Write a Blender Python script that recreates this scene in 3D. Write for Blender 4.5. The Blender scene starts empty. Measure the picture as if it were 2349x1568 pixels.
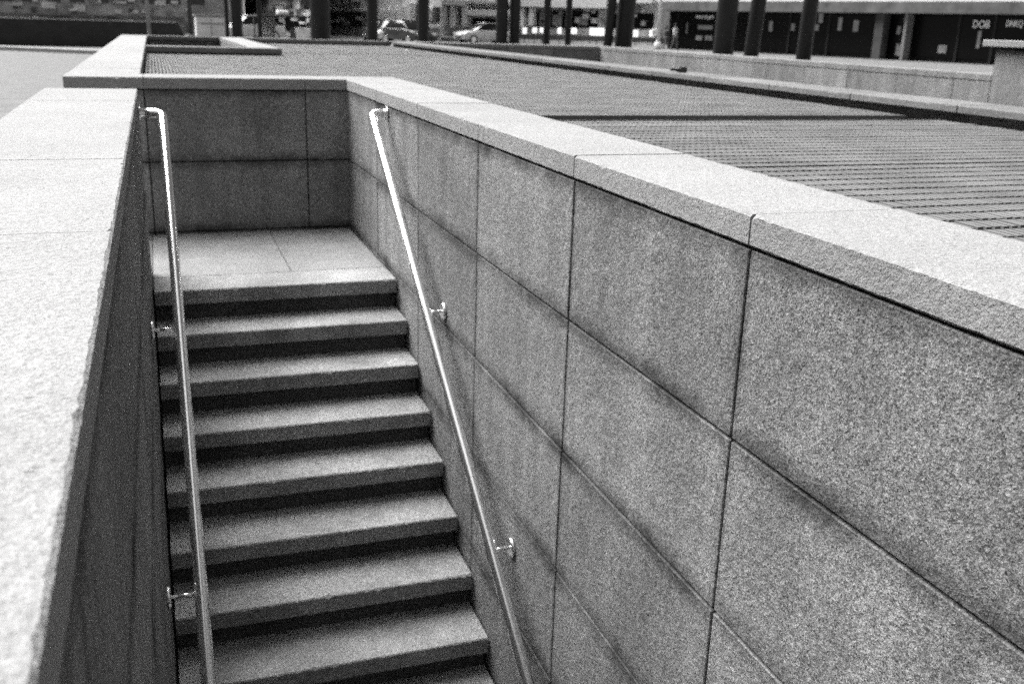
import bpy, bmesh, math, random
from mathutils import Vector, Matrix
random.seed(7)
S = bpy.context.scene
COL = S.collection
K = 0.75            # metres per survey unit
EYE = 1.372         # camera height above the plaza

# ---------------------------------------------------------------- survey helpers
F, CX, CY = 2278.0, 1174.5, 784.0
d1 = Vector((345 - CX, 33 - CY, F)).normalized()
d2 = Vector((7900 - CX, 264 - CY, F)); d2 = (d2 - d1 * d2.dot(d1)).normalized()
d3 = d1.cross(d2)
if d3.y > 0: d3 = -d3
def ray(px, py):
    v = Vector((px - CX, py - CY, F)); return Vector((d2.dot(v), d1.dot(v), d3.dot(v)))
def P(x, y, z): return Vector((x * K, y * K, EYE + z * K))
def at(px, py, Y):
    r = ray(px, py); r = r * (Y / r.y); return P(*r)
def ground(px, py, z=-1.829):
    r = ray(px, py); r = r * (z / r.z); return P(*r)

# ---------------------------------------------------------------- object helpers
def tag(o, label=None, cat=None, group=None, kind=None):
    if label: o['label'] = label
    if cat: o['category'] = cat
    if group: o['group'] = group
    if kind: o['kind'] = kind
    return o
def empty(name, loc, label, cat, group=None):
    o = bpy.data.objects.new(name, None); COL.objects.link(o); o.location = loc
    o.empty_display_size = 0.2
    return tag(o, label, cat, group, 'thing')
def obj(name, bm, mats, parent=None, smooth=False):
    me = bpy.data.meshes.new(name); bm.normal_update(); bm.to_mesh(me); bm.free()
    for m in (mats if isinstance(mats, (list, tuple)) else [mats]): me.materials.append(m)
    if smooth:
        for p in me.polygons: p.use_smooth = True
    o = bpy.data.objects.new(name, me); COL.objects.link(o)
    if parent is not None:
        o.parent = parent
        o.matrix_parent_inverse = Matrix.Translation(-parent.location) if parent.type == 'EMPTY' and parent.parent is None and parent.rotation_euler.z == 0 else Matrix()
        if parent.type == 'EMPTY' and parent.rotation_euler.z != 0: o.matrix_parent_inverse = Matrix()
    return o
def box(bm, a, b, bev=0.0, mi=0, M=None):
    a, b = Vector(a), Vector(b)
    lo = Vector([min(a[i], b[i]) for i in range(3)]); hi = Vector([max(a[i], b[i]) for i in range(3)])
    vs = [bm.verts.new((x, y, z)) for x in (lo.x, hi.x) for y in (lo.y, hi.y) for z in (lo.z, hi.z)]
    fs = []
    for q in ((0,1,3,2),(4,6,7,5),(0,4,5,1),(2,3,7,6),(0,2,6,4),(1,5,7,3)):
        f = bm.faces.new([vs[i] for i in q]); f.material_index = mi; fs.append(f)
    if bev > 0:
        es = list({e for f in fs for e in f.edges})
        r = bmesh.ops.bevel(bm, geom=es, offset=bev, offset_type='OFFSET', segments=1, profile=.5, affect='EDGES')
        for f in r['faces']: f.material_index = mi
        vs = list({v for f in r['faces'] for v in f.verts} | {v for v in vs if v.is_valid})
    if M is not None:
        for v in vs: v.co = M @ v.co
    return vs
def bar(bm, a, b, axis, bev=.005, seg=.03, jit=.0010, chips=.03, mi=0, top_only=True):
    """a stone slab with worn arrises: bevelled section swept along its length, edges nibbled and chipped"""
    a, b = Vector(a), Vector(b)
    lo = [min(a[i], b[i]) for i in range(3)]; hi = [max(a[i], b[i]) for i in range(3)]
    o = 1 - axis                      # the other horizontal axis
    n = max(2, int((hi[axis] - lo[axis]) / seg)); rings = []
    for k in range(n + 1):
        t = lo[axis] + (hi[axis] - lo[axis]) * k / n; ring = []
        for cx, cz in ((0, 0), (1, 0), (1, 1), (0, 1)):
            e = bev + abs(random.gauss(0, jit)) + (random.uniform(.002, .009) if random.random() < chips and cz else 0)
            x = hi[o] if cx else lo[o]; z = hi[2] if cz else lo[2]
            sx, sz = (-1 if cx else 1), (-1 if cz else 1)
            e2 = e * random.uniform(.7, 1.2)
            p = [(x, z + sz * e), (x + sx * e2, z)]
            if cx == cz: p = p if (cx == 1) else p
            ring.append(p)
        sec = [ring[0][0], ring[0][1], ring[1][1], ring[1][0], ring[2][0], ring[2][1], ring[3][1], ring[3][0]]
        vs = []
        for u, z in sec:
            c = [0, 0, z]; c[axis] = t; c[o] = u; vs.append(bm.verts.new(c))
        rings.append(vs)
    fs = []
    for r0, r1 in zip(rings, rings[1:]):
        for q in range(8): fs.append(bm.faces.new((r0[q], r0[(q+1) % 8], r1[(q+1) % 8], r1[q])))
    fs.append(bm.faces.new(rings[0][::-1])); fs.append(bm.faces.new(rings[-1]))
    for f in fs: f.material_index = mi
    bmesh.ops.recalc_face_normals(bm, faces=fs)
def tube(bm, pts, rad, n=16, cap=True, mi=0):
    pts = [Vector(p) for p in pts]; rings = []
    t0 = (pts[1] - pts[0]).normalized()
    up = Vector((0, 0, 1)) if abs(t0.z) < .9 else Vector((1, 0, 0))
    nrm = (up - t0 * up.dot(t0)).normalized()
    for i, p in enumerate(pts):
        if i == 0: t = pts[1] - pts[0]
        elif i == len(pts) - 1: t = pts[-1] - pts[-2]
        else: t = (pts[i+1] - pts[i]).normalized() + (pts[i] - pts[i-1]).normalized()
        t.normalize(); nrm = (nrm - t * nrm.dot(t)).normalized(); bn = t.cross(nrm)
        r = rad[i] if isinstance(rad, (list, tuple)) else rad
        rings.append([bm.verts.new(p + (nrm * math.cos(2*math.pi*k/n) + bn * math.sin(2*math.pi*k/n)) * r) for k in range(n)])
    for a, b in zip(rings, rings[1:]):
        for k in range(n):
            f = bm.faces.new((a[k], a[(k+1) % n], b[(k+1) % n], b[k])); f.material_index = mi; f.smooth = True
    if cap:
        f = bm.faces.new(rings[0][::-1]); f.material_index = mi
        f = bm.faces.new(rings[-1]); f.material_index = mi
def elbow(pts, r, seg=6):
    out = [Vector(pts[0])]
    for a, b, c in zip(pts, pts[1:], pts[2:]):
        a, b, c = Vector(a), Vector(b), Vector(c)
        u, v = (a - b).normalized(), (c - b).normalized()
        ang = u.angle(v); l = r / math.tan(ang / 2)
        s, e = b + u * l, b + v * l
        cen = b + (u + v).normalized() * (r / math.sin(ang / 2))
        for k in range(seg + 1):
            q = s.lerp(e, k / seg) - cen
            out.append(cen + q.normalized() * r)
    out.append(Vector(pts[-1])); return out

# ---------------------------------------------------------------- materials (a monochrome picture: neutral greys)
def mat(name):
    m = bpy.data.materials.new(name); m.use_nodes = True
    nt = m.node_tree; b = nt.nodes['Principled BSDF']
    return m, nt, b
def N(nt, t, **kw):
    n = nt.nodes.new(t)
    for k, v in kw.items(): setattr(n, k, v)
    return n
def mth(nt, op, a, b=None, c=None):
    n = N(nt, 'ShaderNodeMath', operation=op)
    for i, v in enumerate((a, b, c)):
        if v is None: continue
        if isinstance(v, (int, float)): n.inputs[i].default_value = v
        else: nt.links.new(v, n.inputs[i])
    return n.outputs[0]
def noise(nt, vec, scale, detail=3, rough=.55, dist=0):
    n = N(nt, 'ShaderNodeTexNoise'); n.inputs['Scale'].default_value = scale
    n.inputs['Detail'].default_value = detail; n.inputs['Roughness'].default_value = rough
    n.inputs['Distortion'].default_value = dist
    nt.links.new(vec, n.inputs['Vector']); return n.outputs['Fac']
def mrange(nt, v, a, b, c, d):
    n = N(nt, 'ShaderNodeMapRange'); nt.links.new(v, n.inputs[0])
    for i, q in enumerate((a, b, c, d)): n.inputs[i+1].default_value = q
    return n.outputs[0]
def val2col(nt, v, sock):
    c = N(nt, 'ShaderNodeCombineColor')
    for i in range(3): nt.links.new(v, c.inputs[i])
    nt.links.new(c.outputs[0], sock)
def granite(name, base, speck=.45, mott=.25, bump=.6, rows=None, cols=None, coarse=1.0, pits=.0, rough=.8, panel=.0, streak=.0):
    """flamed granite: crystals, mottling, pits, and dirt that has run out of the panel joints"""
    m, nt, b = mat(name)
    g = N(nt, 'ShaderNodeNewGeometry'); pos = g.outputs['Position']
    f1 = noise(nt, pos, 210 / coarse, 2, .7)
    f2 = noise(nt, pos, 88 / coarse, 4, .7)
    f3 = noise(nt, pos, 2.6, 5, .65)
    def cells(scale):
        v = N(nt, 'ShaderNodeTexVoronoi'); v.inputs['Scale'].default_value = scale; nt.links.new(pos, v.inputs['Vector'])
        sep = N(nt, 'ShaderNodeSeparateColor'); nt.links.new(v.outputs['Color'], sep.inputs[0]); return sep.outputs
    c1, c2 = cells(330 / coarse), cells(900 / coarse)
    a = mrange(nt, f1, .3, .7, 1 - speck * .5, 1 + speck * .5)
    c = mrange(nt, f2, .33, .67, 1 - speck * .8, 1 + speck * .8)
    e = mrange(nt, c1[0], 0, 1, 1 - speck * .7, 1 + speck * .7)
    mica = mrange(nt, c1[1], .86, .9, 1, 1 - min(.55, speck * 1.7))
    mq = min(.55, speck * 1.6); mic2 = mrange(nt, c2[0], 0, 1, 1 - mq, 1 + mq)
    h = mrange(nt, f3, .3, .7, 1 - mott, 1 + mott)
    t = mth(nt, 'MULTIPLY', mth(nt, 'MULTIPLY', a, c), mth(nt, 'MULTIPLY', mth(nt, 'MULTIPLY', e, mica), mth(nt, 'MULTIPLY', h, mic2)))
    if panel:
        t = mth(nt, 'MULTIPLY', t, mrange(nt, g.outputs['Random Per Island'], 0, 1, 1 - panel, 1 + panel))
    if streak:
        mp = N(nt, 'ShaderNodeMapping'); mp.inputs['Scale'].default_value = (9, 9, .55); nt.links.new(pos, mp.inputs[0])
        t = mth(nt, 'MULTIPLY', t, mrange(nt, noise(nt, mp.outputs[0], 1.0, 5, .65), .35, .62, 1 - streak, 1 + streak * .4))
    if pits:
        pv = N(nt, 'ShaderNodeTexVoronoi'); pv.inputs['Scale'].default_value = 46 / coarse
        pm = N(nt, 'ShaderNodeMapping'); pm.inputs['Scale'].default_value = (.6, 1.5, 1.2)
        nt.links.new(pos, pm.inputs[0]); nt.links.new(pm.outputs[0], pv.inputs['Vector'])
        pd = mrange(nt, pv.outputs['Distance'], .05, .2, 1 - pits, 1)
        gate = mrange(nt, noise(nt, pos, 11, 4), .50, .60, 0, 1)
        gm = mth(nt, 'ADD', mth(nt, 'MULTIPLY', pd, gate), mth(nt, 'SUBTRACT', 1.0, gate))
        t = mth(nt, 'MULTIPLY', t, gm)
    sx = N(nt, 'ShaderNodeSeparateXYZ'); nt.links.new(pos, sx.inputs[0])
    st = None
    wob = mrange(nt, noise(nt, pos, 5.5, 4, .65), .25, .75, -.02, .02)
    brk = mrange(nt, noise(nt, pos, 2.2, 4, .7), .38, .66, 0, 1)
    if rows:
        z0, dz = rows
        q = mth(nt, 'DIVIDE', mth(nt, 'SUBTRACT', z0, sx.outputs['Z']), dz)
        fr = mth(nt, 'FRACT', mth(nt, 'ADD', q, .5))
        d = mth(nt, 'ABSOLUTE', mth(nt, 'ADD', mth(nt, 'MULTIPLY', mth(nt, 'SUBTRACT', fr, .5), dz), wob))
        dirt = mrange(nt, d, .006, .065, 1, 0)
        st = mth(nt, 'MULTIPLY', dirt, mth(nt, 'ADD', mth(nt, 'MULTIPLY', brk, .65), .35))
    if cols:
        y0, dy = cols
        q = mth(nt, 'DIVIDE', mth(nt, 'SUBTRACT', sx.outputs['Y'], y0), dy)
        fr = mth(nt, 'FRACT', mth(nt, 'ADD', q, .5))
        d = mth(nt, 'ABSOLUTE', mth(nt, 'ADD', mth(nt, 'MULTIPLY', mth(nt, 'SUBTRACT', fr, .5), dy), mth(nt, 'MULTIPLY', wob, .5)))
        dirt = mth(nt, 'MULTIPLY', mrange(nt, d, .004, .028, 1, 0), mth(nt, 'ADD', mth(nt, 'MULTIPLY', brk, .6), .16))
        st = dirt if st is None else mth(nt, 'MAXIMUM', st, dirt)
    if st is not None:
        t = mth(nt, 'MULTIPLY', t, mth(nt, 'SUBTRACT', 1.0, mth(nt, 'MULTIPLY', st, .92)))
    t = mth(nt, 'MULTIPLY', t, base)
    val2col(nt, t, b.inputs['Base Color'])
    b.inputs['Roughness'].default_value = rough
    b.inputs['Specular IOR Level'].default_value = .25
    if bump:
        hgt = mth(nt, 'ADD', mth(nt, 'MULTIPLY', f2, .7), mth(nt, 'ADD', mth(nt, 'MULTIPLY', f1, .3), mth(nt, 'MULTIPLY', noise(nt, pos, 24 / coarse, 3), .8)))
        bp = N(nt, 'ShaderNodeBump'); bp.inputs['Strength'].default_value = bump; bp.inputs['Distance'].default_value = .007
        nt.links.new(hgt, bp.inputs['Height']); nt.links.new(bp.outputs[0], b.inputs['Normal'])
    return m
def plain(name, v, rough=.7, metal=0, var=.15, scale=6, bump=0, emit=0, spec=.3):
    m, nt, b = mat(name)
    g = N(nt, 'ShaderNodeNewGeometry')
    f = mrange(nt, noise(nt, g.outputs['Position'], scale, 4, .6), .3, .7, v * (1 - var), v * (1 + var))
    val2col(nt, f, b.inputs['Base Color'])
    b.inputs['Roughness'].default_value = rough; b.inputs['Metallic'].default_value = metal
    b.inputs['Specular IOR Level'].default_value = spec
    if emit:
        b.inputs['Emission Color'].default_value = (1, 1, 1, 1); b.inputs['Emission Strength'].default_value = emit
    if bump:
        bp = N(nt, 'ShaderNodeBump'); bp.inputs['Strength'].default_value = bump; bp.inputs['Distance'].default_value = .01
        nt.links.new(noise(nt, g.outputs['Position'], scale * 8, 3), bp.inputs['Height']); nt.links.new(bp.outputs[0], b.inputs['Normal'])
    return m
ROWZ = EYE - .594 * K
M_wall = granite('flamed_granite', .232, .40, .22, 1.0, rows=(ROWZ, .61 * K), cols=(2.46 * K, 1.335 * K), panel=.15, streak=.18, coarse=1.3)
M_cop = granite('coping_granite', .295, .16, .08, 1.0, pits=.75, panel=.03)
M_cop2 = granite('kerb_coping_granite', .18, .3, .2, .5, panel=.10)
M_far = granite('weathered_granite', .23, .35, .25, .5, panel=.12, streak=.2)
M_step = granite('tread_granite', .265, .44, .38, .7, panel=.07)
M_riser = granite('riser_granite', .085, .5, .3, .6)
M_pave = granite('landing_granite', .235, .32, .20, .4, panel=.05)
M_mortar = plain('dark_joint', .035, .95, var=.4, scale=30)
M_steel = plain('brushed_steel', .94, .21, .95, var=.03, scale=14, spec=.5)
M_galv = plain('galvanised_steel', .165, .7, 0, var=.25, scale=3.5)
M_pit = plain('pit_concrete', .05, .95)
M_plaza = granite('plaza_paving', .15, .3, .22, .3, coarse=3)
M_street = plain('asphalt_road', .12, .9, var=.3, scale=.8)
M_black = plain('black_painted_steel', .014, .45, var=.2)
M_dark = plain('dark_stone', .022, .6, var=.35, scale=2)
M_glass = plain('dark_glass', .012, .12, var=.2, spec=.6)
M_glass2 = plain('shop_glass', .006, .3, var=.2, spec=.12)
M_white = plain('white_paint', .82, .6, var=.08, scale=2)
M_pale = plain('pale_render', .66, .8, var=.15, scale=1.5)
M_grey = plain('grey_render', .25, .8, var=.25, scale=1.2)
M_brick = plain('dim_facade', .36, .8, var=.5, scale=.5)
M_mid = plain('mid_grey_facade', .62, .8, var=.35, scale=.5)
M_fascia = plain('weathered_fascia', .13, .8, var=.45, scale=.9)
M_dgrey = plain('dark_render', .08, .8, var=.35, scale=1.0)
M_sign = plain('lit_lettering', .8, .5, emit=.06)
M_board = plain('glowing_board', .8, .5, emit=.5)  # plain white boards with an added glow, no lamps
M_dim = plain('shop_display', .24, .6, emit=.02, var=.6, scale=2)
M_leaf = plain('hedge_leaf', .05, .8, var=.6, scale=6)
M_tyre = plain('tyre_rubber', .02, .8)
M_paintw = plain('white_car_paint', .62, .25, spec=.5)
M_paintd = plain('dark_car_paint', .03, .2, spec=.5)
M_skin = plain('skin', .32, .6)
M_hair = plain('hair', .02, .6)
M_coatd = plain('dark_cloth', .03, .9)
M_coatl = plain('light_cloth', .55, .9)
M_trous = plain('grey_cloth', .14, .9)

# ---------------------------------------------------------------- walls with coping
def joints(a, b, start, step):
    c = []; k = math.ceil((a - start) / step - .02)
    while start + k * step < b - .06:
        q = start + k * step
        if q > a + .06: c.append(q)
        k += 1
    return [a] + c + [b]
def wall(x0, x1, y0, y1, ztop, zbot, axis, label, matw, js=None, cop=.094, group='granite parapets round the stairwells', jt=.008, name='parapet_wall', rowh=.61, cut=(0, 0), jc=.0017, mc=None):
    """granite clad wall, survey units; axis = long direction; coping of separate slabs on top"""
    o = empty(name, P((x0+x1)/2, (y0+y1)/2, -1.829), label, 'wall', group)
    start = js if js is not None else (2.46 if axis == 'y' else 1.236)
    a, b = (y0, y1) if axis == 'y' else (x0, x1)
    cuts = joints(a, b, start, 1.335)
    zr = [ztop - cop]; z = ztop - cop - rowh
    while z > zbot + .1: zr.append(z); z -= rowh
    zr.append(zbot)
    j = jt / 2 / K; ins = .004 / K
    cx0, cx1, cy0, cy1 = x0, x1, y0, y1
    if axis == 'y': x0, x1 = x0 + cut[0], x1 - cut[1]
    else: y0, y1 = y0 + cut[0], y1 - cut[1]
    bm = bmesh.new()
    if axis == 'y': box(bm, P(x0 + .03, a + .01, zbot), P(x1 - .03, b - .01, ztop - cop + .02), mi=1)
    else: box(bm, P(a + .01, y0 + .03, zbot), P(b - .01, y1 - .03, ztop - cop + .02), mi=1)
    for c0, c1 in zip(cuts, cuts[1:]):
        for t, u in zip(zr, zr[1:]):
            o1, o2 = random.uniform(-.002, .002), random.uniform(-.002, .002)
            top = t - (j * 2 if t == zr[0] else j)
            if axis == 'y': box(bm, P(x0 + ins + o1, c0 + j, u + j), P(x1 - ins + o2, c1 - j, top), .0025)
            else: box(bm, P(c0 + j, y0 + ins + o1, u + j), P(c1 - j, y1 - ins + o2, top), .0025)
    obj('wall_face', bm, [matw, M_mortar], o)
    bm = bmesh.new()
    for c0, c1 in zip(cuts, cuts[1:]):
        q = random.uniform(-.0012, .0012)
        e = jc / K
        if axis == 'y': bar(bm, P(cx0, c0 + e, ztop - cop), P(cx1, c1 - e, ztop + q), 1, .004, .02 if c0 < 9 else .1)
        else: bar(bm, P(c0 + e, cy0, ztop - cop), P(c1 - e, cy1, ztop + q), 0, .004, .03 if c0 < 9 else .1)
    obj('coping', bm, [mc or M_cop], o)
    return o
XL, XR = -.124, 1.6
W = lambda *a, **k: wall(*a, **k)
W(-.725, XL, -1.0, 7.63, -.5, -8.5, 'y', 'granite parapet left of the steps, its pale bleached coping nearest the camera', M_wall, js=2.55, jc=.001)
W(XR, 2.115, -1.0, 9.07, -.5, -8.5, 'y', 'long granite wall right of the steps, sunlit panels under a pale coping', M_wall, jc=.0032)
W(-.715, 2.115, 9.07, 9.58, -.5, -2.2, 'x', 'shaded granite end wall behind the landing at the top of the steps', M_wall)
W(-.715, XL, 9.59, 27.0, -.5, -2.2, 'y', 'pale coped parapet continuing far beyond the landing end wall on the left', M_far)
W(XL + .01, 2.1, 18.14, 18.66, -.5, -4, 'x', 'dark front wall of the second stairwell beyond the steel grating', M_far, cut=(.1, 0), mc=M_cop2)
W(XR, 2.1, 18.67, 26.99, -.5, -4, 'y', 'right wall of the second stairwell with a wedge of white coping', M_far)
W(-.715, 5.98, 27.01, 27.5, -.5, -4, 'x', 'farthest low wall closing the grating and the second stairwell', M_far, cut=(.12, 0), mc=M_cop2)
W(5.99, 6.5, -1.0, 27.5, -.5, -4, 'y', 'long low kerb wall with pale coping on the far right of the grating', M_far, cop=.062, cut=(.13, 0), jc=.006, mc=M_cop2)
W(6.51, 12.0, 27.0, 27.5, -.5, -6, 'x', 'dark shaded end wall of the wide sunken opening beyond the kerb wall', M_far)
W(12.01, 12.5, 12.36, 27.5, -.5, -6, 'y', 'light side wall of the wide sunken opening, in front of the dark shops', M_far, cop=.1, mc=M_far)

# pier with cap at the right edge
o = empty('stone_pier', P(12.6, 12.3, -1.829), 'pale stone pier with an overhanging cap slab at the right edge', 'pier')
bm = bmesh.new(); box(bm, P(12.0, 9.9, -6), P(13.6, 12.35, -.135), .01); obj('shaft', bm, M_far, o)
bm = bmesh.new(); box(bm, P(12.05, 9.98, -.137), P(13.5, 12.12, -.1), .003); obj('neck', bm, M_mortar, o)
bm = bmesh.new(); box(bm, P(11.88, 9.7, -.1), P(13.8, 12.52, .0), .008); obj('cap_slab', bm, M_cop, o)
o = empty('stone_block', P(12.9, 12.2, 0), 'pale leaning stone block standing on the cap of the pier', 'block')
bm = bmesh.new(); vs = box(bm, P(12.35, 10.6, .001), P(13.4, 11.5, .42), .01)
for v in vs: v.co.x += (v.co.z - EYE) * .45
obj('block_body', bm, M_far, o)

# ---------------------------------------------------------------- steps and landing
o = empty('staircase', P(.75, 5, -3.4), 'granite staircase with overhanging treads coming down from the landing between two walls', 'stairs')
TR, RI, Y0, Z0 = .337, .223, 7.077, -1.829
g = .010
for i in range(0, 20):
    yf, zt = Y0 - TR * i, Z0 - RI * i
    bm = bmesh.new()
    jit = random.uniform(-.002, .002)
    if i == 0: bar(bm, P(XL + g, yf, zt - .104), P(XR - g, yf + .41 - .003, zt), 0, .004, .02, .0014, .07)
    else: bar(bm, P(XL + g, yf + jit, zt - .104), P(XR - g, yf + TR + .09, zt + jit * .5), 0, .004, .02, .0014, .07)
    st = obj('step_tread', bm, M_step, o)
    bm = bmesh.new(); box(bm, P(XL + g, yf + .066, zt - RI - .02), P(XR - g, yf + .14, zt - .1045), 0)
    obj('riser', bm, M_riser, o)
bm = bmesh.new()
box(bm, P(XL - .01, 7.2, -2.6), P(XR + .01, 9.08, Z0 - .012), mi=1)
for xa, xb in ((XL + .004, .868), (.874, XR - .008)):
    box(bm, P(xa, 7.491, Z0 - .06), P(xb, 8.50, Z0 - .0005), .0015)
    box(bm, P(xa, 8.506, Z0 - .06), P(xb, 9.063, Z0 - .001), .0015)
lx = -.72
for xa, xb in ((lx, XL - .002),):
    box(bm, P(xa, 7.64, Z0 - .06), P(xb, 8.50, Z0 - .001), .0015)
    box(bm, P(xa, 8.506, Z0 - .06), P(xb, 9.063, Z0 - .0015), .0015)
tag(obj('landing', bm, [M_pave, M_mortar]), 'pale paved landing of large granite slabs at the top of the steps', 'landing', kind='structure')

# ---------------------------------------------------------------- handrails
def rail(xw, xr, label):
    o = empty('handrail', P(xr, 5.5, -2.7), label, 'handrail', 'steel handrails on the stairwell walls')
    sl = .6620
    yc, zc = 7.39, -.645
    f = lambda y: zc + (y - yc) * sl
    bm = bmesh.new()
    pts = elbow([P(xw, yc, zc), P(xr, yc, zc), P(xr, .4, f(.4))], .036, 8)
    tube(bm, pts, .0235, 28)
    obj('rail_tube', bm, M_steel, o, True)
    s = 1 if xr > xw else -1
    bm = bmesh.new(); tube(bm, [P(xw, yc, zc), P(xw + s * .010, yc, zc)], .036, 24); obj('end_flange', bm, M_steel, o)
    for y in (5.78, 4.40, 3.03, 1.66):
        z = f(y) - .004
        bm = bmesh.new()
        tube(bm, [P(xw + s * .006, y, z), P(xr - s * .002, y, z)], .0062, 12)
        b = obj('bracket', bm, M_steel, o, True)
        bm = bmesh.new(); tube(bm, [P(xw - s * .004, y, z), P(xw + s * .009, y, z), P(xw + s * .014, y, z)], [.040, .040, .034], 28)
        r = obj('rosette', bm, M_steel, None); r.parent = b
rail(XL, .028, 'steel handrail on the left wall, elbow turning into the shaded parapet')
rail(XR, 1.487, 'steel handrail on the right sunlit wall casting a soft shadow on the panels')

# ---------------------------------------------------------------- steel gratings
ZG = -.62
def grating(x0, x1, y0, y1, label):
    """rows of small steel plates on carrier bars, with dark slots between the rows"""
    p0, p1 = P(x0, y0, ZG), P(x1, y1, ZG)
    V, Fc = [], []
    def bx(a, b):
        n = len(V)
        V.extend([(x, y, z) for x in (a[0], b[0]) for y in (a[1], b[1]) for z in (a[2], b[2])])
        Fc.extend([[n + k for k in q] for q in ((0,1,3,2),(4,6,7,5),(0,4,5,1),(2,3,7,6),(0,2,6,4),(1,5,7,3))])
    rnd = random.Random(label)
    gap, pit, cp = .0235, .101, .0285
    n = int((p1.y - p0.y) / pit); pit = (p1.y - p0.y) / n
    for i in range(n):
        y = p0.y + i * pit
        bx((p0.x, y + .012, p0.z - .030), (p1.x, y + .018, p0.z - .021)); bx((p0.x, y + pit - gap - .018, p0.z - .030), (p1.x, y + pit - gap - .012, p0.z - .021))
        row = rnd.uniform(-.001, .001); ys = rnd.uniform(-.0015, .0015)
        x = p0.x
        while x < p1.x - .004:
            dz = row + rnd.gauss(0, .0004)
            bx((x, y + ys, p0.z - .0205), (min(x + cp - .010, p1.x), y + pit - gap + ys + rnd.gauss(0, .0004), p0.z + dz)); x += cp
    bx((p0.x, p0.y - .004, p0.z - .03), (p1.x, p0.y - .0005, p0.z + .001))
    bx((p0.x, p1.y - .001, p0.z - .03), (p1.x, p1.y + .006, p0.z + .003))
    me = bpy.data.meshes.new('floor_grating'); me.from_pydata(V, [], Fc); me.materials.append(M_galv)
    o = bpy.data.objects.new('floor_grating', me); COL.objects.link(o)
    tag(o, label, 'grating', 'galvanised floor gratings', 'thing')
grating(2.12, 5.90, -.9, 4.19, 'steel bar grating beside the nearest coping, cropped by the right edge of the photo')
grating(2.12, 5.90, 4.21, 6.52, 'steel bar grating between the pale seam and the wide dark gap')
grating(2.12, 5.90, 6.93, 20.0, 'large steel bar grating beyond the dark gap, running toward the dark posts')
grating(-.10, 2.118, 9.66, 17.98, 'steel bar grating between the landing end wall and the second stairwell')
grating(2.12, 5.90, 20.08, 26.9, 'farthest steel bar grating against the low closing wall')
bm = bmesh.new()
box(bm, P(2.12, 6.55, -1.6), P(5.98, 6.9, -1.3)); box(bm, P(2.12, 20.0, -1.6), P(5.98, 20.08, -1.0))
tag(obj('support_beam', bm, M_pit), 'dark steel beams in the gaps under the gratings', 'beam')
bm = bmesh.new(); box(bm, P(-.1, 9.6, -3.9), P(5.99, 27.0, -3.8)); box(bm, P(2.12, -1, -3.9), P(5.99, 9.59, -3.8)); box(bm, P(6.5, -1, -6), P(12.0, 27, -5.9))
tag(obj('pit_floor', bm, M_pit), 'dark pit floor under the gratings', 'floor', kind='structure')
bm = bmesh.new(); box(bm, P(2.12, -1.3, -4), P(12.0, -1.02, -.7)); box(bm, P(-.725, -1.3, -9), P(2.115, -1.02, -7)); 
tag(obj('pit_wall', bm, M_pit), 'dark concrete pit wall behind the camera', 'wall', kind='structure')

# small things on the kerb wall and gratings
bm = bmesh.new()
c = at(1563, 153, 11.4); c.z = EYE - .5 * K + .026
tube(bm, [c + Vector((-.10, .02, 0)), c + Vector((-.095, .02, 0)), c + Vector((-.06, .015, 0)), c + Vector((-.03, .01, 0)), c + Vector((-.01, 0, 0)), c + Vector((.045, -.005, 0)), c + Vector((.05, -.005, 0))], [.010, .012, .012, .022, .026, .026, .022], 14)
tag(obj('glass_bottle', bm, M_glass, None, True), 'small dark bottle lying on the coping of the far right kerb wall', 'bottle')
for px, py in ((934, 117), (1121, 135.5), (2010, 226)):  # white flakes imitating light that comes through the gap joints
    q = ground(px, py, ZG); bm = bmesh.new()
    a = random.uniform(0, 6); u = Vector((math.cos(a), math.sin(a), 0)) * .05; w = Vector((-math.sin(a), math.cos(a), .15)) * .03
    vs = [bm.verts.new(q + Vector((0, 0, .012)) + p) for p in (-u, -u * .3 + w, u * .4 + w * .8, u, u * .3 - w * .7, -u * .5 - w * .8)]
    bm.faces.new(vs); r = bmesh.ops.extrude_face_region(bm, geom=list(bm.faces))
    for v in r['geom']:
        if isinstance(v, bmesh.types.BMVert): v.co.z += .004
    n = {934: 'white flake imitating a spot of light on the grating near the farthest wall corner', 1121: 'white flake imitating a spot of light on the grating against the kerb wall', 2010: 'white flake imitating a spot of light at the right end of the dark gap'}[px]
    tag(obj('light_fleck', bm, M_white), n, 'litter', 'white flakes imitating light on the gratings')

# ---------------------------------------------------------------- ground
def sheet(name, quads, m, z=0):
    bm = bmesh.new()
    for q in quads:
        bm.faces.new([bm.verts.new((x, y, z)) for x, y in q])
    return obj(name, bm, m)
X0, X1, Ya, Yb = -.725 * K, 13.4 * K, -1.3 * K, 27.5 * K
B = 900
qs = [((-B, -B), (X0, -B), (X0, B), (-B, B)), ((X1, -B), (B, -B), (B, B), (X1, B)), ((X0, -B), (X1, -B), (X1, Ya), (X0, Ya)), ((X0, Yb), (X1, Yb), (X1, B), (X0, B)), ((12.5*K, Ya), (X1, Ya), (X1, Yb), (12.5*K, Yb))]
tag(sheet('plaza_ground', qs, M_plaza), 'pale paved plaza ground', 'ground', kind='structure')

def prism(name, pts, z0, z1, m, parent=None):
    bm = bmesh.new()
    lo = [bm.verts.new((p[0], p[1], z0)) for p in pts]; hi = [bm.verts.new((p[0], p[1], z1)) for p in pts]
    n = len(pts)
    bm.faces.new(lo[::-1]); bm.faces.new(hi)
    for i in range(n): bm.faces.new((lo[i], lo[(i+1) % n], hi[(i+1) % n], hi[i]))
    return obj(name, bm, m, parent)
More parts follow.
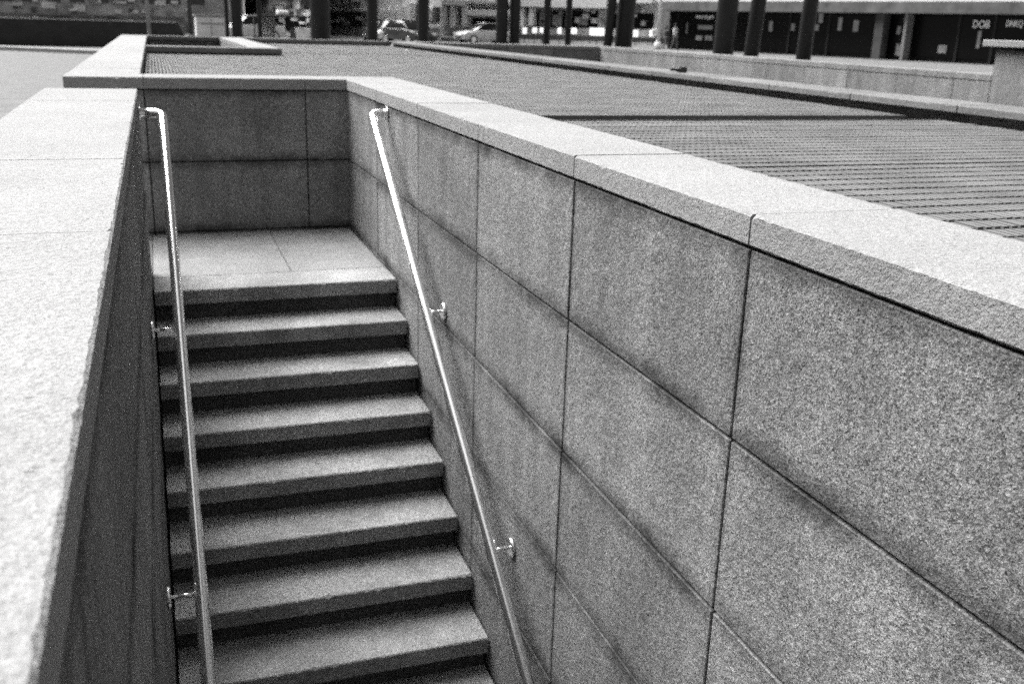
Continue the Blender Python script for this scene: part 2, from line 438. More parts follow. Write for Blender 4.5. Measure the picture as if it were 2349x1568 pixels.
# kerb across the left plaza
a, b = ground(-60, 113), ground(235, 126)
d = (b - a).normalized(); nn = Vector((-d.y, d.x, 0))
prism('stone_kerb', [a, b, b + nn * .9, a + nn * .9], 0, .13, M_cop)
tag(bpy.data.objects['stone_kerb'], 'white stone kerb crossing the plaza on the left, in front of the dark low wall', 'kerb')
# roads far off
sheet('road', [[(-20 * K, 124 * K), (75 * K, 112 * K), (90 * K, 126 * K), (-20 * K, 142 * K)]], M_street, .004)
tag(bpy.data.objects['road'], 'asphalt street beyond the plaza', 'road', kind='structure')

# long dark low wall at left
Yw = 62
a, b = at(-260, 0, Yw), at(434, 0, Yw); zt = at(200, 46, Yw).z
bm = bmesh.new()
vs = box(bm, (a.x, a.y, 0), (b.x, a.y + 1.2, zt), .02)
for v in vs:
    if v.co.x > b.x - .1: v.co.x -= .55 * (v.co.z / zt) ** 2
tag(obj('low_wall', bm, M_dark), 'long low dark wall across the plaza at the left edge of the photo', 'wall')

# ---------------------------------------------------------------- columns and poles
def col(px, w, Y, label, h=7.0, group='black posts beyond the gratings', tilt=0.0, segs=20):
    r = ray(px, 100); dist = Vector((r.x, r.y, 0)).length / r.y * Y
    p = at(px, 100, Y); rad = w * r.length / r.y * Y / math.hypot(px - CX, 100 - CY, F) / 2 * K
    o = empty('steel_column', Vector((p.x, p.y, 0)), label, 'column', group)
    bm = bmesh.new(); tube(bm, [(p.x, p.y, .06), (p.x + tilt * h, p.y, h)], rad, segs); obj('shaft', bm, M_black, o, True)
    bm = bmesh.new(); tube(bm, [(p.x, p.y, 0), (p.x, p.y, .05), (p.x, p.y, .09)], [rad * 1.35, rad * 1.35, rad * 1.05], segs); obj('base_plate', bm, M_black, o)
col(523, 9, 44, 'slim black post just left of a thick one, right of the pale kiosk')
col(546, 24, 44, 'thick black post standing close beside a slim one near the kiosk')
col(598, 10, 60, 'thin dark post between the kiosk and the market stall')
col(736, 45, 44, 'thickest lone black column, right of the market stall')
col(855, 25, 46, 'black column left of the white car')
col(971, 27, 48, 'black column right of the white car')
col(1150, 27, 44, 'left one of the black twin columns in front of the white building')
col(1180, 24, 44, 'right one of the black twin columns in front of the white building')
col(1253, 16, 44, 'slim black post right of the twin columns')
col(1302, 14, 44, 'slimmer black post between a slim post and the leaning pair')
col(1391, 20, 44, 'slim leaning black post beside a thick leaning column', tilt=.06)
col(1428, 40, 44, 'thick leaning black column left of the walking people', tilt=.04)
col(1660, 47, 46, 'thick black column before the lit shop sign', tilt=.02)
col(1724, 34, 47, 'black leaning column right of the thick one, before the shop front', tilt=.06)
col(1846, 34, 47, 'lone black column before the middle of the shop front', tilt=.03)
def lamp(px, w, Y, label, m):
    p = at(px, 60, Y); rad = w * p.length / F / 2 * 1.0
    o = empty('street_lamp', Vector((p.x, p.y, 0)), label, 'street lamp', 'street lamps')
    bm = bmesh.new(); tube(bm, [(p.x, p.y, 0), (p.x, p.y, 7.5)], [rad, rad * .7], 12); obj('pole', bm, m, o, True)
    bm = bmesh.new(); tube(bm, [(p.x, p.y, 0), (p.x, p.y, .5), (p.x, p.y, .6)], [rad * 1.8, rad * 1.8, rad], 12); obj('pole_base', bm, m, o)
    bm = bmesh.new(); tube(bm, [(p.x, p.y, 7.4), (p.x, p.y - .6, 7.75), (p.x, p.y - 1.4, 7.8)], rad * .5, 10); obj('arm', bm, m, o, True)
    bm = bmesh.new(); box(bm, (p.x - .13, p.y - 2.0, 7.72), (p.x + .13, p.y - 1.35, 7.86), .03); obj('lamp_head', bm, m, o)
lamp(341, 8, 58, 'slender lamp post in front of the long dark low wall', M_grey)
lamp(437, 10, 64, 'dark lamp post between the low wall and the pale kiosk', M_dgrey)
lamp(1512, 9, 84, 'pale lamp post behind the walking people', M_pale)

for px, Y_, h_, lab in ((607, 74, 1.5, 'short thin post left of the market stall'), (997, 96, 2.4, 'thin post right of the black column by the cars')):
    p = at(px, 60, Y_); bm = bmesh.new(); tube(bm, [(p.x, p.y, 0), (p.x, p.y, .1), (p.x, p.y, .12), (p.x, p.y, h_), (p.x, p.y, h_ + .06)], [.09, .09, .055, .05, .02], 12)
    tag(obj('bollard_post', bm, M_dgrey), lab, 'post', 'thin posts in the street', 'thing')
# ---------------------------------------------------------------- kiosk, stall
def pxbox(bm, x0, x1, y0, y1, Y, dep, bev=.01, toground=False, mi=0):
    """box whose front face fills a pixel rectangle at distance Y"""
    cx = (x0 + x1) / 2
    a, b = at(x0, (y0 + y1) / 2, Y), at(x1, (y0 + y1) / 2, Y)
    zt = at(cx, y0, Y).z; zb = 0 if toground else at(cx, y1, Y).z
    box(bm, (a.x, a.y, zb), (b.x, a.y + dep, zt), bev, mi)
    return a, b, zb, zt
o = empty('kiosk', at(482, 60, 58) * Vector((1, 1, 0)) if False else Vector((at(482, 60, 58).x, 58 * K, 0)), 'pale grey metal kiosk between the dark low wall and the black posts', 'kiosk')
bm = bmesh.new(); a, b, zb, zt = pxbox(bm, 447, 519, 38, 0, 58, 1.3, .03, True); obj('cabinet', bm, M_pale, o)
bm = bmesh.new(); box(bm, (a.x - .05, a.y - .05, zt), (b.x + .05, a.y + 1.35, zt + .07), .01); obj('roof', bm, M_grey, o)
bm = bmesh.new(); box(bm, ((a.x+b.x)/2 - .02, a.y - .015, .1), ((a.x+b.x)/2 - .005, a.y - .001, zt - .1)); box(bm, (a.x + .1, a.y - .015, zt - .3), (b.x - .1, a.y - .001, zt - .27)); obj('door_seam', bm, M_dgrey, o)
bm = bmesh.new(); box(bm, (a.x + .02, a.y - .02, .0), (b.x - .02, a.y - .002, .1)); obj('plinth', bm, M_dgrey, o)

Ys = 66
o = empty('market_stall', Vector((at(660, 60, Ys).x, Ys * K, 0)), 'market stall under a dark awning with a pale curtain at its side', 'stall')
zt = at(665, 36, Ys).z; a, b = at(588, 50, Ys), at(728, 50, Ys)
bm = bmesh.new(); box(bm, (a.x, a.y - .4, zt - .10), (b.x, a.y + 2.0, zt), .02); obj('awning', bm, M_dark, o)
bm = bmesh.new(); q0, q1 = at(636, 30, Ys), at(662, 30, Ys); box(bm, (q0.x, a.y - .2, zt), (q1.x, a.y + .5, zt + .22), .05); obj('roof_box', bm, M_white, o)
for x in (a.x + .08, b.x - .08):
    for y in (a.y - .3, a.y + 1.9):
        bm = bmesh.new(); tube(bm, [(x, y, 0), (x, y, zt - .1)], .035, 10); obj('leg', bm, M_dgrey, o)
bm = bmesh.new(); q0, q1 = at(592, 50, Ys), at(632, 50, Ys)
n = 24; vv = []
for i in range(n + 1):
    x = q0.x + (q1.x - q0.x) * i / n; y = a.y + .1 + .05 * math.sin(i * 1.7)
    vv.append((bm.verts.new((x, y, .05)), bm.verts.new((x, y, zt - .1))))
for u, v in zip(vv, vv[1:]): bm.faces.new((u[0], v[0], v[1], u[1]))
bmesh.ops.solidify(bm, geom=list(bm.faces), thickness=.015)
obj('curtain', bm, M_pale, o)
bm = bmesh.new(); q0, q1 = at(668, 50, Ys), at(722, 50, Ys); box(bm, (q0.x, a.y - .1, 0), (q1.x, a.y + .7, .95), .02); obj('counter', bm, M_dgrey, o)
o = empty('price_board', Vector((at(690, 60, Ys - 1.5).x, (Ys - 1.5) * K, 0)), 'white folding board leaning before the stall counter', 'board')
q = at(697, 70, Ys - 1.5)
for s in (-1, 1):
    bm = bmesh.new(); box(bm, (-.36, -.012, 0), (.36, .012, 1.0), .004, M=Matrix.Translation((q.x, q.y + s * .2, .0)) @ Matrix.Rotation(.5, 4, 'Z') @ Matrix.Rotation(s * .2, 4, 'X'))
    obj('panel', bm, M_white, o)

# ---------------------------------------------------------------- cars
def car(px, Y, rz, paint, label):
    p = at(px, 80, Y); o = empty('parked_car', Vector((p.x, p.y, 0)), label, 'car', 'cars parked beyond the plaza'); o.rotation_euler.z = rz
    def prof(pts, hw, taper=None):
        bm = bmesh.new(); L = []; R = []
        for i, (x, z) in enumerate(pts):
            t = taper[i] if taper else 1
            L.append(bm.verts.new((x, hw * t, z))); R.append(bm.verts.new((x, -hw * t, z)))
        k = len(pts)
        bm.faces.new(L); bm.faces.new(R[::-1])
        for i in range(k): bm.faces.new((L[i], R[i], R[(i+1) % k], L[(i+1) % k]))
        bmesh.ops.recalc_face_normals(bm, faces=list(bm.faces))
        bmesh.ops.bevel(bm, geom=list(bm.edges), offset=.045, segments=2, affect='EDGES', profile=.5)
        return bm
    obj('body', prof([(-2.1, .28), (-2.15, .62), (-2.05, .92), (-1.3, .96), (.8, .95), (1.9, .80), (2.15, .62), (2.12, .28)], .87), paint, o, True)
    obj('cabin', prof([(-1.75, .94), (-1.2, 1.42), (-.2, 1.47), (.45, 1.40), (1.1, .94)], .80, [1, .84, .84, .84, 1]), M_glass, o, True)
    bm = bmesh.new(); box(bm, (-1.15, -.62, 1.44), (.3, .62, 1.49), .02); obj('roof', bm, paint, o)
    for sx in (-1.3, 1.35):
        for sy in (-1, 1):
            bm = bmesh.new(); tube(bm, [(sx, sy * .70, .32), (sx, sy * .89, .32)], .32, 24); w = obj('wheel', bm, M_tyre, o)
            bm = bmesh.new(); tube(bm, [(sx, sy * .88, .32), (sx, sy * .905, .32)], .20, 16); r = obj('rim', bm, M_steel, None); r.parent = w
    for sy in (-1, 1):
        bm = bmesh.new(); box(bm, (2.08, sy * .62 - .16, .60), (2.17, sy * .62 + .16, .74), .02); obj('headlight', bm, M_white, o)
        bm = bmesh.new(); box(bm, (-2.17, sy * .66 - .13, .66), (-2.1, sy * .66 + .13, .82), .02); obj('tail_light', bm, M_grey, o)
    bm = bmesh.new(); box(bm, (2.10, -.45, .36), (2.175, .45, .52), .01); obj('grille', bm, M_dark, o)
car(906, 92, math.radians(-110), M_paintw, 'white car facing the camera between two black columns')
car(868, 95, math.radians(-95), M_paintd, 'dark car half hidden behind a black column, left of the white car')
car(936, 88, math.radians(-70), M_paintd, 'dark car right of the white car, by a black column')
car(568, 84, math.radians(-150), M_paintw, 'white car partly hidden by the thick black post near the kiosk')
car(1112, 97, math.radians(-170), M_paintw, 'white car left of the black twin columns')

# ---------------------------------------------------------------- people walking
def person(px, py, h, rz, top, legs, label, stride=.2):
    g_ = ground(px, py); o = empty('person', Vector((g_.x, g_.y, 0)), label, 'person', 'people walking past the shops'); o.rotation_euler.z = rz
    s = h / 1.75
    J = {'pel': (0, 0, .95), 'bel': (0, .01, 1.12), 'che': (0, 0, 1.34), 'nek': (0, .01, 1.49), 'hd0': (0, .03, 1.57), 'hd1': (0, .02, 1.66), 'hd2': (0, .0, 1.72),
         'hl': (.09, 0, .9), 'kl': (.1, -stride * .6, .5), 'al': (.1, -stride * .8, .08), 'tl': (.1, -stride * .8 - .17, .03),
         'hr': (-.09, 0, .9), 'kr': (-.1, stride * .3, .5), 'ar': (-.1, stride * 1.2, .12), 'tr': (-.1, stride * 1.2 - .15, .03),
         'sl': (.18, 0, 1.40), 'el': (.25, stride * .4, 1.14), 'wl': (.24, stride * .1, .90), 'fl': (.23, 0, .80),
         'sr': (-.18, 0, 1.40), 'er': (-.25, -stride * .3, 1.14), 'wr': (-.24, -stride * .8, .92), 'fr': (-.23, -stride * .9, .83)}
    R = {'pel': .14, 'bel': .13, 'che': .16, 'nek': .055, 'hd0': .085, 'hd1': .095, 'hd2': .06, 'hl': .1, 'kl': .065, 'al': .045, 'tl': .035, 'hr': .1, 'kr': .065, 'ar': .045, 'tr': .035,
         'sl': .075, 'el': .05, 'wl': .035, 'fl': .03, 'sr': .075, 'er': .05, 'wr': .035, 'fr': .03}
    E_ = [('pel', 'bel'), ('bel', 'che'), ('che', 'nek'), ('nek', 'hd0'), ('hd0', 'hd1'), ('hd1', 'hd2'), ('pel', 'hl'), ('hl', 'kl'), ('kl', 'al'), ('al', 'tl'), ('pel', 'hr'), ('hr', 'kr'), ('kr', 'ar'), ('ar', 'tr'),
          ('che', 'sl'), ('sl', 'el'), ('el', 'wl'), ('wl', 'fl'), ('che', 'sr'), ('sr', 'er'), ('er', 'wr'), ('wr', 'fr')]
    def skin(names, name, m, grow=1.0, cut=None):
        names = list(names); me = bpy.data.meshes.new(name)
        me.from_pydata([[c * s for c in J[k]] for k in names], [(names.index(a), names.index(b)) for a, b in E_ if a in names and b in names], [])
        ob = bpy.data.objects.new(name, me); COL.objects.link(ob); me.materials.append(m)
        md = ob.modifiers.new('skin', 'SKIN'); md.use_smooth_shade = True
        for i, k in enumerate(names):
            me.skin_vertices[0].data[i].radius = (R[k] * s * grow,) * 2
            me.skin_vertices[0].data[i].use_root = (i == 0)
        sd = ob.modifiers.new('sub', 'SUBSURF'); sd.levels = 1; sd.render_levels = 2
        ob.parent = o; return ob
    skin(['pel'] + [k for k in J if k != 'pel'], 'body', M_skin)
    skin(['che', 'bel', 'pel', 'sl', 'el', 'wl', 'sr', 'er', 'wr'], 'jacket', top, 1.16)
    skin(['pel', 'hl', 'kl', 'al', 'hr', 'kr', 'ar'], 'trousers', legs, 1.14)
    bm = bmesh.new(); bmesh.ops.create_uvsphere(bm, u_segments=16, v_segments=10, radius=.108 * s, matrix=Matrix.Translation((0, .035 * s, 1.675 * s)) @ Matrix.Scale(1.12, 4, (0, 1, 0)))
    obj('hair', bm, M_hair, o, True)
    for sx in (1, -1):
        bm = bmesh.new(); y = (-stride * .8 if sx > 0 else stride * 1.2); z = 0 if sx > 0 else .03
        box(bm, (sx * .1 * s - .05, y * s - .20, z), (sx * .1 * s + .05, y * s + .08, z + .10), .03); obj('shoe', bm, M_hair, o)
person(1546, 115, 1.80, .5, M_coatl, M_trous, 'person in a pale jacket and grey trousers walking beside the shop front')
person(1506, 113, 1.68, -1.2, M_coatd, M_coatd, 'person in dark clothes walking left of the one in a pale jacket', .28)
person(1527, 112, 1.62, 1.4, M_coatd, M_trous, 'person in a dark coat walking between two others', .25)
q = ground(1499, 114); bm = bmesh.new(); box(bm, (q.x - .22, q.y - .1, 1.02), (q.x + .22, q.y + .1, 1.42), .06)
tube(bm, [(q.x - .12, q.y, 1.4), (q.x - .08, q.y, 1.55), (q.x + .08, q.y, 1.55), (q.x + .12, q.y, 1.4)], .012, 8)
tag(obj('shoulder_bag', bm, M_white), 'white bag carried by the person in dark clothes', 'bag')

# ---------------------------------------------------------------- far buildings
class Fac: pass
def building(px0, px1, Y, h, dep, m, label, Y2=None):
    """front between two picture columns; Y at the left end, Y2 at the right end"""
    a, b = at(px0, 40, Y), at(px1, 40, Y2 or Y); a.z = b.z = 0
    f = Fac(); f.a = a; f.u = (b - a).normalized(); f.ang = math.atan2(f.u.y, f.u.x); f.L = (b - a).length
    f.n = Vector((f.u.y, -f.u.x, 0)); f.M = Matrix.Translation(a) @ Matrix.Rotation(f.ang, 4, 'Z')
    f.o = empty('building', a, label, 'building', 'buildings behind the plaza')
    ly = -f.n; vb = Vector((b.x, b.y, 0)).normalized(); va = Vector((a.x, a.y, 0)).normalized()
    sb, sa = dep * vb.dot(f.u) / vb.dot(ly), dep * va.dot(f.u) / va.dot(ly)   # party walls run straight back from the street
    bm = bmesh.new(); vs = box(bm, (0, 0, 0), (f.L, dep, h), 0)
    for v in vs:
        if v.co.y > dep * .5: v.co.x += sb if v.co.x > f.L / 2 else min(sa, 0)
        v.co = f.M @ v.co
    obj('wall', bm, m, f.o)
    return f
def fpt(f, px, py):
    r = ray(px, py); r = r * (f.a.dot(f.n) / (r.x * f.n.x + r.y * f.n.y))
    return (Vector((r.x, r.y, 0)) - f.a).dot(f.u), r.z + EYE
def part(f, name, rects, Y, m, proud=.12):
    for x0, x1, y0, y1 in rects:
        s0, s1 = fpt(f, x0, (y0 + y1) / 2)[0], fpt(f, x1, (y0 + y1) / 2)[0]; cx = (x0 + x1) / 2
        z0, z1 = fpt(f, cx, y1)[1], fpt(f, cx, y0)[1]
        bm = bmesh.new(); box(bm, (s0, -proud, max(z0, .02)), (s1, .05, z1), .01, M=f.M)
        obj(name, bm, m, f.o)
Yb1 = 118
bA = o = building(-420, 560, Yb1, 16, 14, M_brick, 'dark building with rows of dim windows above the long low wall')
part(o, 'window', [(x, x + 34, y - .02 * (300 - x), y + 17 - .02 * (300 - x)) for y in (-38, -8) for x in range(-60, 440, 55)], Yb1, M_glass, .04)
part(o, 'blind', [(30, 52, 5, 14), (95, 128, 4, 20), (205, 232, -2, 8), (170, 196, 12, 27), (258, 290, 3, 9), (262, 280, 22, 32), (300, 318, 24, 32), (355, 380, 3, 13), (325, 345, 24, 31), (392, 408, 2, 10)], Yb1, M_pale, .16)
part(o, 'sill', [(0, 160, 30, 33), (180, 420, 36, 39)], Yb1, M_grey, .3)
Yb2 = 112
bB = o = building(562, 742, 129, 14, 10, M_mid, 'grey building behind the market stall', 100)
part(o, 'window', [(572, 598, -5, 28), (628, 652, 12, 30), (690, 716, -8, 22)], Yb2, M_glass, .05)
part(o, 'shop_window', [(560, 640, 40, 74), (655, 735, 42, 74)], Yb2, M_glass2, .06)
part(o, 'cornice', [(562, 742, -14, -8)], Yb2, M_pale, .4)
Yb3 = 116
bC = o = building(744, 1012, 138, 16, 12, M_mid, 'grey building with white pilasters behind the parked cars', 104)
part(o, 'pilaster', [(x, x + w, y0, y1) for x, w, y0, y1 in ((873, 7, 28, 50), (890, 8, 24, 52), (907, 9, 22, 54), (924, 9, 16, 56), (942, 12, 8, 60), (985, 7, 20, 48))], Yb3, M_white, .5)
part(o, 'window', [(x, x + w, y0, y1) for x, w, y0, y1 in ((760, 70, 30, 62), (881, 8, 28, 50), (899, 8, 24, 52), (917, 7, 18, 54), (934, 8, 14, 56), (956, 26, 8, 50), (994, 16, 16, 54))], Yb3, M_glass, .05)
part(o, 'string_course', [(748, 860, 22, 27), (868, 1010, 56, 62)], Yb3, M_pale, .35)
Yb4 = 108
bD = o = building(1014, 1508, 152, 12, 12, M_mid, 'long white fronted building with columns and a deep fascia behind the twin columns', 122)
part(o, 'column', [(1022, 1032, 14, 60), (1041, 1053, 10, 64), (1068, 1080, 8, 62), (1198, 1210, 20, 66), (1222, 1232, 20, 60)], Yb4, M_white, .7)
part(o, 'fascia', [(1014, 1078, 0, 13), (1080, 1180, 24, 37), (1182, 1402, -6, 18), (1404, 1506, -2, 8)], Yb4, M_white, .9)
part(o, 'upper_band', [(1060, 1180, 2, 9)], Yb4, M_pale, .8)
part(o, 'window', [(1056, 1066, 16, 60), (1084, 1140, 42, 70), (1214, 1300, 24, 64), (1306, 1372, 24, 64), (1404, 1500, 30, 66)], Yb4, M_glass2, .06)
part(o, 'shop_panel', [(1240, 1256, 26, 60), (1270, 1290, 34, 60), (1330, 1350, 38, 58), (1408, 1470, 14, 26)], Yb4, M_grey, .2)
# windows, awnings and shutters that break up the fronts
rd = random.Random(5)
for f, Y_, xs in ((bA, Yb1, range(-60, 430, 44)), (bB, 0, range(566, 736, 18)), (bC, 0, range(748, 868, 15)), (bD, 0, range(1186, 1500, 19))):
    for x in xs:
        for y in (rd.uniform(-12, 2), rd.uniform(12, 26), rd.uniform(30, 52)):
            if rd.random() < .35: continue
            w_, h_ = rd.uniform(4, 13), rd.uniform(4, 14)
            part(f, rd.choice(['awning', 'shutter', 'window', 'window']), [(x + rd.uniform(0, 6), x + 6 + w_, y, y + h_)], 0, rd.choice([M_pale, M_pale, M_glass, M_grey, M_grey, M_white, M_dgrey]), rd.uniform(.14, .45))
# upper storey block behind it so no open sky gap shows
o = building(1000, 1640, 185, 34, 10, M_pale, 'tall pale building rising behind the white fronted one')
part(o, 'window', [(x, x + 26, -46, -18) for x in range(1020, 1630, 48)], 185, M_glass, .05)

# white boards along a dark railing
Yf = 112
a, b = at(1190, 80, Yf), at(1560, 80, Yf)
o = empty('railing', Vector(((a.x + b.x) / 2, a.y, 0)), 'low dark railing along the street behind the slim black posts', 'railing')
bm = bmesh.new(); box(bm, (a.x, a.y, .70), (b.x, a.y + .06, .76)); obj('top_rail', bm, M_grey, o)
bm = bmesh.new(); box(bm, (a.x, a.y + .01, .27), (b.x, a.y + .05, .68)); obj('infill_panel', bm, M_dgrey, o)
k = 0; x = a.x
while x < b.x:
    bm = bmesh.new(); box(bm, (x, a.y - .02, 0), (x + .06, a.y + .08, .74)); obj('post', bm, M_dgrey, o); x += 2.2
info = [(1204, 9, 64, 78, 'narrow white street board right of the twin columns'), (1227, 10, 64, 76, 'white street board just left of the first slim post'), (1243, 7, 64, 76, 'narrow white street board just right of the first slim post'), (1284, 8, 64, 78, 'narrow white street board left of the second slim post'),
        (1315, 17, 65, 78, 'square white street board right of the second slim post'), (1370, 33, 65, 82, 'widest white street board, left of the leaning pair of columns'), (1440, 12, 68, 84, 'white street board just right of the thick leaning column'),
        (1459, 10, 70, 85, 'small white street board left of the lamp post'), (1499, 17, 70, 84, 'white street board at the foot of the pale lamp post')]
for x, w, y0, y1, lab in info:
    q = at(x, (y0 + y1) / 2, Yf - 2); o = empty('street_board', Vector((q.x, q.y, 0)), lab, 'board', 'white boards along the street')
    bm = bmesh.new(); pxbox(bm, x - w / 2, x + w / 2, y0, y1, Yf - 2, .1, .02); obj('panel', bm, M_board, o)
    bm = bmesh.new(); tube(bm, [(q.x, q.y + .05, 0), (q.x, q.y + .05, at(x, y1, Yf - 2).z + .1)], .04, 8); obj('leg', bm, M_dgrey, o)

# shop row along the right side, oblique
A0 = at(1514, 80, 96); B0 = at(2349, 130, 60); A0.z = B0.z = 0
u = (B0 - A0).normalized(); nrm = Vector((u.y, -u.x, 0)); 
if nrm.x > 0: nrm = -nrm          # toward the camera
ang = math.atan2(u.y, u.x)
def onfac(px, py):
    r = ray(px, py); r3 = Vector((r.x, r.y, r.z)) * K
    t = A0.dot(nrm) / (r3.x * nrm.x + r3.y * nrm.y)
    p = r3 * t; return (Vector((p.x, p.y, 0)) - A0).dot(u), p.z + EYE
shop = empty('shop_row', A0, 'row of dark shop fronts under a grey fascia along the right', 'building'); 
MS = Matrix.Translation(A0) @ Matrix.Rotation(ang, 4, 'Z')
sgn = 1 if (Matrix.Rotation(ang, 3, 'Z') @ Vector((0, 1, 0))).dot(nrm) > 0 else -1
LEN = (B0 - A0).length + 14
def fbox(bm, s0, s1, z0, z1, d0, d1, bev=.01):
    box(bm, (s0, sgn * d0, z0), (s1, sgn * d1, z1), bev, M=MS)
z_f0 = onfac(1700, 27)[1]; z_f1 = onfac(1700, 4)[1]
bm = bmesh.new(); fbox(bm, 0, LEN, 0, z_f1 - .02, -9, -1.2); obj('wall', bm, M_dark, shop)
bm = bmesh.new(); fbox(bm, -.3, LEN, z_f0, z_f1, -1.2, .25); obj('fascia', bm, M_fascia, shop)
bm = bmesh.new(); fbox(bm, -.5, LEN, z_f1, z_f1 + 6, -9, .1); obj('upper_wall', bm, M_white, shop)
s0 = 0
cuts = [0] + [onfac(px, 60)[0] for px in (1628, 1700, 1790, 1880, 2000, 2066, 2180, 2262)] + [LEN]
for c0, c1 in zip(cuts, cuts[1:]):
    bm = bmesh.new(); fbox(bm, c0 + .08, c1 - .08, .25, z_f0 - .1, -1.15, -1.05, .005); w = obj('shop_window', bm, M_glass2, shop)
    bm = bmesh.new(); fbox(bm, c0 - .08, c0 + .08, 0, z_f0, -1.18, -.98); obj('mullion', bm, M_dark, shop)
bm = bmesh.new()
for px, w, m in ((2008, .30, M_dgrey), (2068, .10, M_grey)):
    s = onfac(px, 90)[0]; bm = bmesh.new(); fbox(bm, s - w, s + w, 0, z_f0, -.9, -.2); obj('pilaster', bm, m, shop)
for x0, x1, y0, y1 in ((1575, 1590, 82, 92), (1596, 1613, 82, 92), (1580, 1614, 58, 64), (1632, 1641, 70, 92), (1553, 1557, 52, 76), (1742, 1752, 48, 72), (1793, 1803, 54, 70), (1856, 1868, 30, 52), (1848, 1858, 56, 70), (1900, 1912, 40, 70), (1935, 1950, 46, 72), (2032, 2048, 100, 128), (2036, 2046, 60, 78), (2130, 2152, 104, 122), (2218, 2232, 70, 110)):
    s_, z_ = onfac(x0, y1); e_, t_ = onfac(x1, y0); zb_ = max(.15, min(z_, t_ - .3))
    bm = bmesh.new(); fbox(bm, min(s_, e_), max(s_, e_), zb_, t_, -1.02, -.96, .005); obj('display_reflection', bm, M_dim, shop)  # pale shop items, lightened to imitate reflections in the glass as well
def lettering(txt, px0, px1, py0, py1, m=None, name='sign_lettering'):
    s_, z_ = onfac((px0 + px1) / 2, py1); t_ = onfac((px0 + px1) / 2, py0)[1]
    a_, b_ = onfac(px0, (py0 + py1) / 2)[0], onfac(px1, (py0 + py1) / 2)[0]
    cu = bpy.data.curves.new(name, 'FONT'); cu.body = txt; cu.size = 1; cu.extrude = .02; cu.offset = 0
    t = bpy.data.objects.new('tmp', cu); COL.objects.link(t); bpy.context.view_layer.update()
    me = bpy.data.meshes.new_from_object(t.evaluated_get(bpy.context.evaluated_depsgraph_get())); bpy.data.objects.remove(t)
    xs = [v.co.x for v in me.vertices]; ys = [v.co.y for v in me.vertices]
    w, h = max(xs) - min(xs), max(ys) - min(ys)
    for v in me.vertices:
        lx = (v.co.x - min(xs)) / w * (b_ - a_) + a_; lz = (v.co.y - min(ys)) / h * (t_ - z_) + z_
        v.co = MS @ Vector((lx, sgn * (-.9 + v.co.z), lz))
    me.materials.clear(); me.materials.append(m or M_sign)
    o = bpy.data.objects.new(name, me); COL.objects.link(o); o.parent = shop; o.matrix_parent_inverse = Matrix.Translation(-A0)
lettering('MN SLJM', 1578, 1617, 35, 45)
lettering('ANH', 2054, 2076, 38, 47, M_dim)
lettering('IJA', 2062, 2076, 49, 54, M_dim)
lettering('DOB', 2214, 2252, 46, 64)
lettering('DNKQ', 2290, 2328, 46, 64)

# ---------------------------------------------------------------- camera, light, world
cam = bpy.data.cameras.new('camera'); co = bpy.data.objects.new('camera', cam); COL.objects.link(co)
cam.sensor_width = 36; cam.lens = F / 2349 * 36; cam.clip_start = .02; cam.clip_end = 3000
Rm = Matrix(((d2.x, d2.y, d2.z), (d1.x, d1.y, d1.z), (d3.x, d3.y, d3.z)))      # image axes -> world
ex = Rm @ Vector((1, 0, 0)); ey = Rm @ Vector((0, -1, 0)); ez = Rm @ Vector((0, 0, -1))
Mc = Matrix((ex, ey, ez)).transposed().to_4x4(); Mc.translation = (0, 0, EYE); co.matrix_world = Mc
cam.dof.use_dof = True; cam.dof.focus_distance = 1.9; cam.dof.aperture_fstop = 6.3
S.camera = co

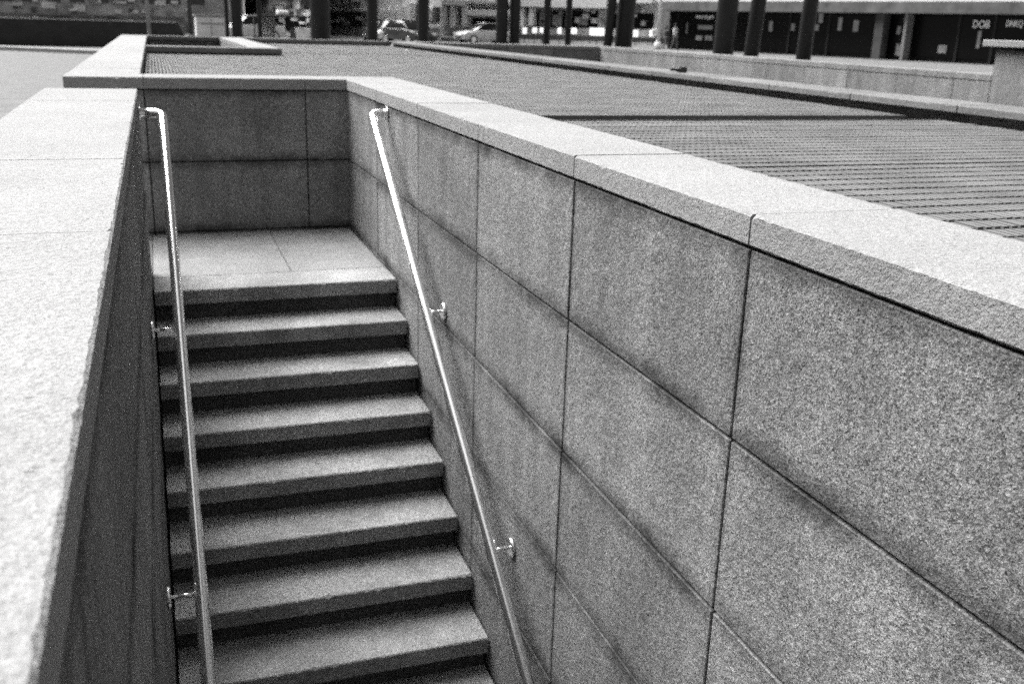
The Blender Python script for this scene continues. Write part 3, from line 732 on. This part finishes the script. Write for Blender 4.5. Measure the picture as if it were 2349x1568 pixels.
sun_from = Vector((-.42, .60, 1.0)).normalized()
L = bpy.data.lights.new('sun', 'SUN'); L.energy = 5; L.angle = math.radians(56); L.color = (1, .995, .99)
lo = bpy.data.objects.new('sun', L); COL.objects.link(lo); lo.rotation_euler = (-sun_from).to_track_quat('-Z', 'Y').to_euler(); lo.location = (0, 0, 30)
w = bpy.data.worlds.new('World'); S.world = w; w.use_nodes = True
nt = w.node_tree; bg = nt.nodes['Background']
sky = nt.nodes.new('ShaderNodeTexSky'); sky.sky_type = 'NISHITA'; sky.sun_disc = False; sky.air_density = .55; sky.dust_density = .4
sky.sun_elevation = math.asin(sun_from.z); sky.sun_rotation = math.atan2(sun_from.x, sun_from.y)
bw = nt.nodes.new('ShaderNodeRGBToBW'); nt.links.new(sky.outputs[0], bw.inputs[0])
cc = nt.nodes.new('ShaderNodeCombineColor')
for i, f in enumerate((1.0, .975, .96)):
    mm = nt.nodes.new('ShaderNodeMath'); mm.operation = 'MULTIPLY'; mm.inputs[1].default_value = f
    nt.links.new(bw.outputs[0], mm.inputs[0]); nt.links.new(mm.outputs[0], cc.inputs[i])
# bright patch added to the sky overhead so the handrails catch a highlight
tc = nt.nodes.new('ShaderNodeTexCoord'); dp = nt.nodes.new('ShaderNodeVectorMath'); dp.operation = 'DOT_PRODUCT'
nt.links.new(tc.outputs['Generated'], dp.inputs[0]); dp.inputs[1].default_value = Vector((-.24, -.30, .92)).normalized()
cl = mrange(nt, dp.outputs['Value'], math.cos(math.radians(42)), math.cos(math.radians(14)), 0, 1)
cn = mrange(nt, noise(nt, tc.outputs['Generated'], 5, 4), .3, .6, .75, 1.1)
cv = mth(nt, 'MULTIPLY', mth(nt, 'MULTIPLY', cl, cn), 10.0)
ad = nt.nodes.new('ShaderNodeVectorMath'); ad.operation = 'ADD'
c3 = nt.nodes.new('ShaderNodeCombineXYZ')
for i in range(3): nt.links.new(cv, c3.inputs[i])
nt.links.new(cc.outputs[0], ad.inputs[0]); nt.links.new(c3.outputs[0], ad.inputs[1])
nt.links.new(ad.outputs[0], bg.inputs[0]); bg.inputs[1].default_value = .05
S.view_settings.view_transform = 'Standard'; S.view_settings.look = 'None'; S.view_settings.gamma = 1; S.view_settings.exposure = 1.05
S.cycles.use_denoising = False
S.cycles.max_bounces = 3; S.cycles.diffuse_bounces = 1
S.cycles.use_adaptive_sampling = True; S.cycles.adaptive_threshold = .13; S.cycles.adaptive_min_samples = 16
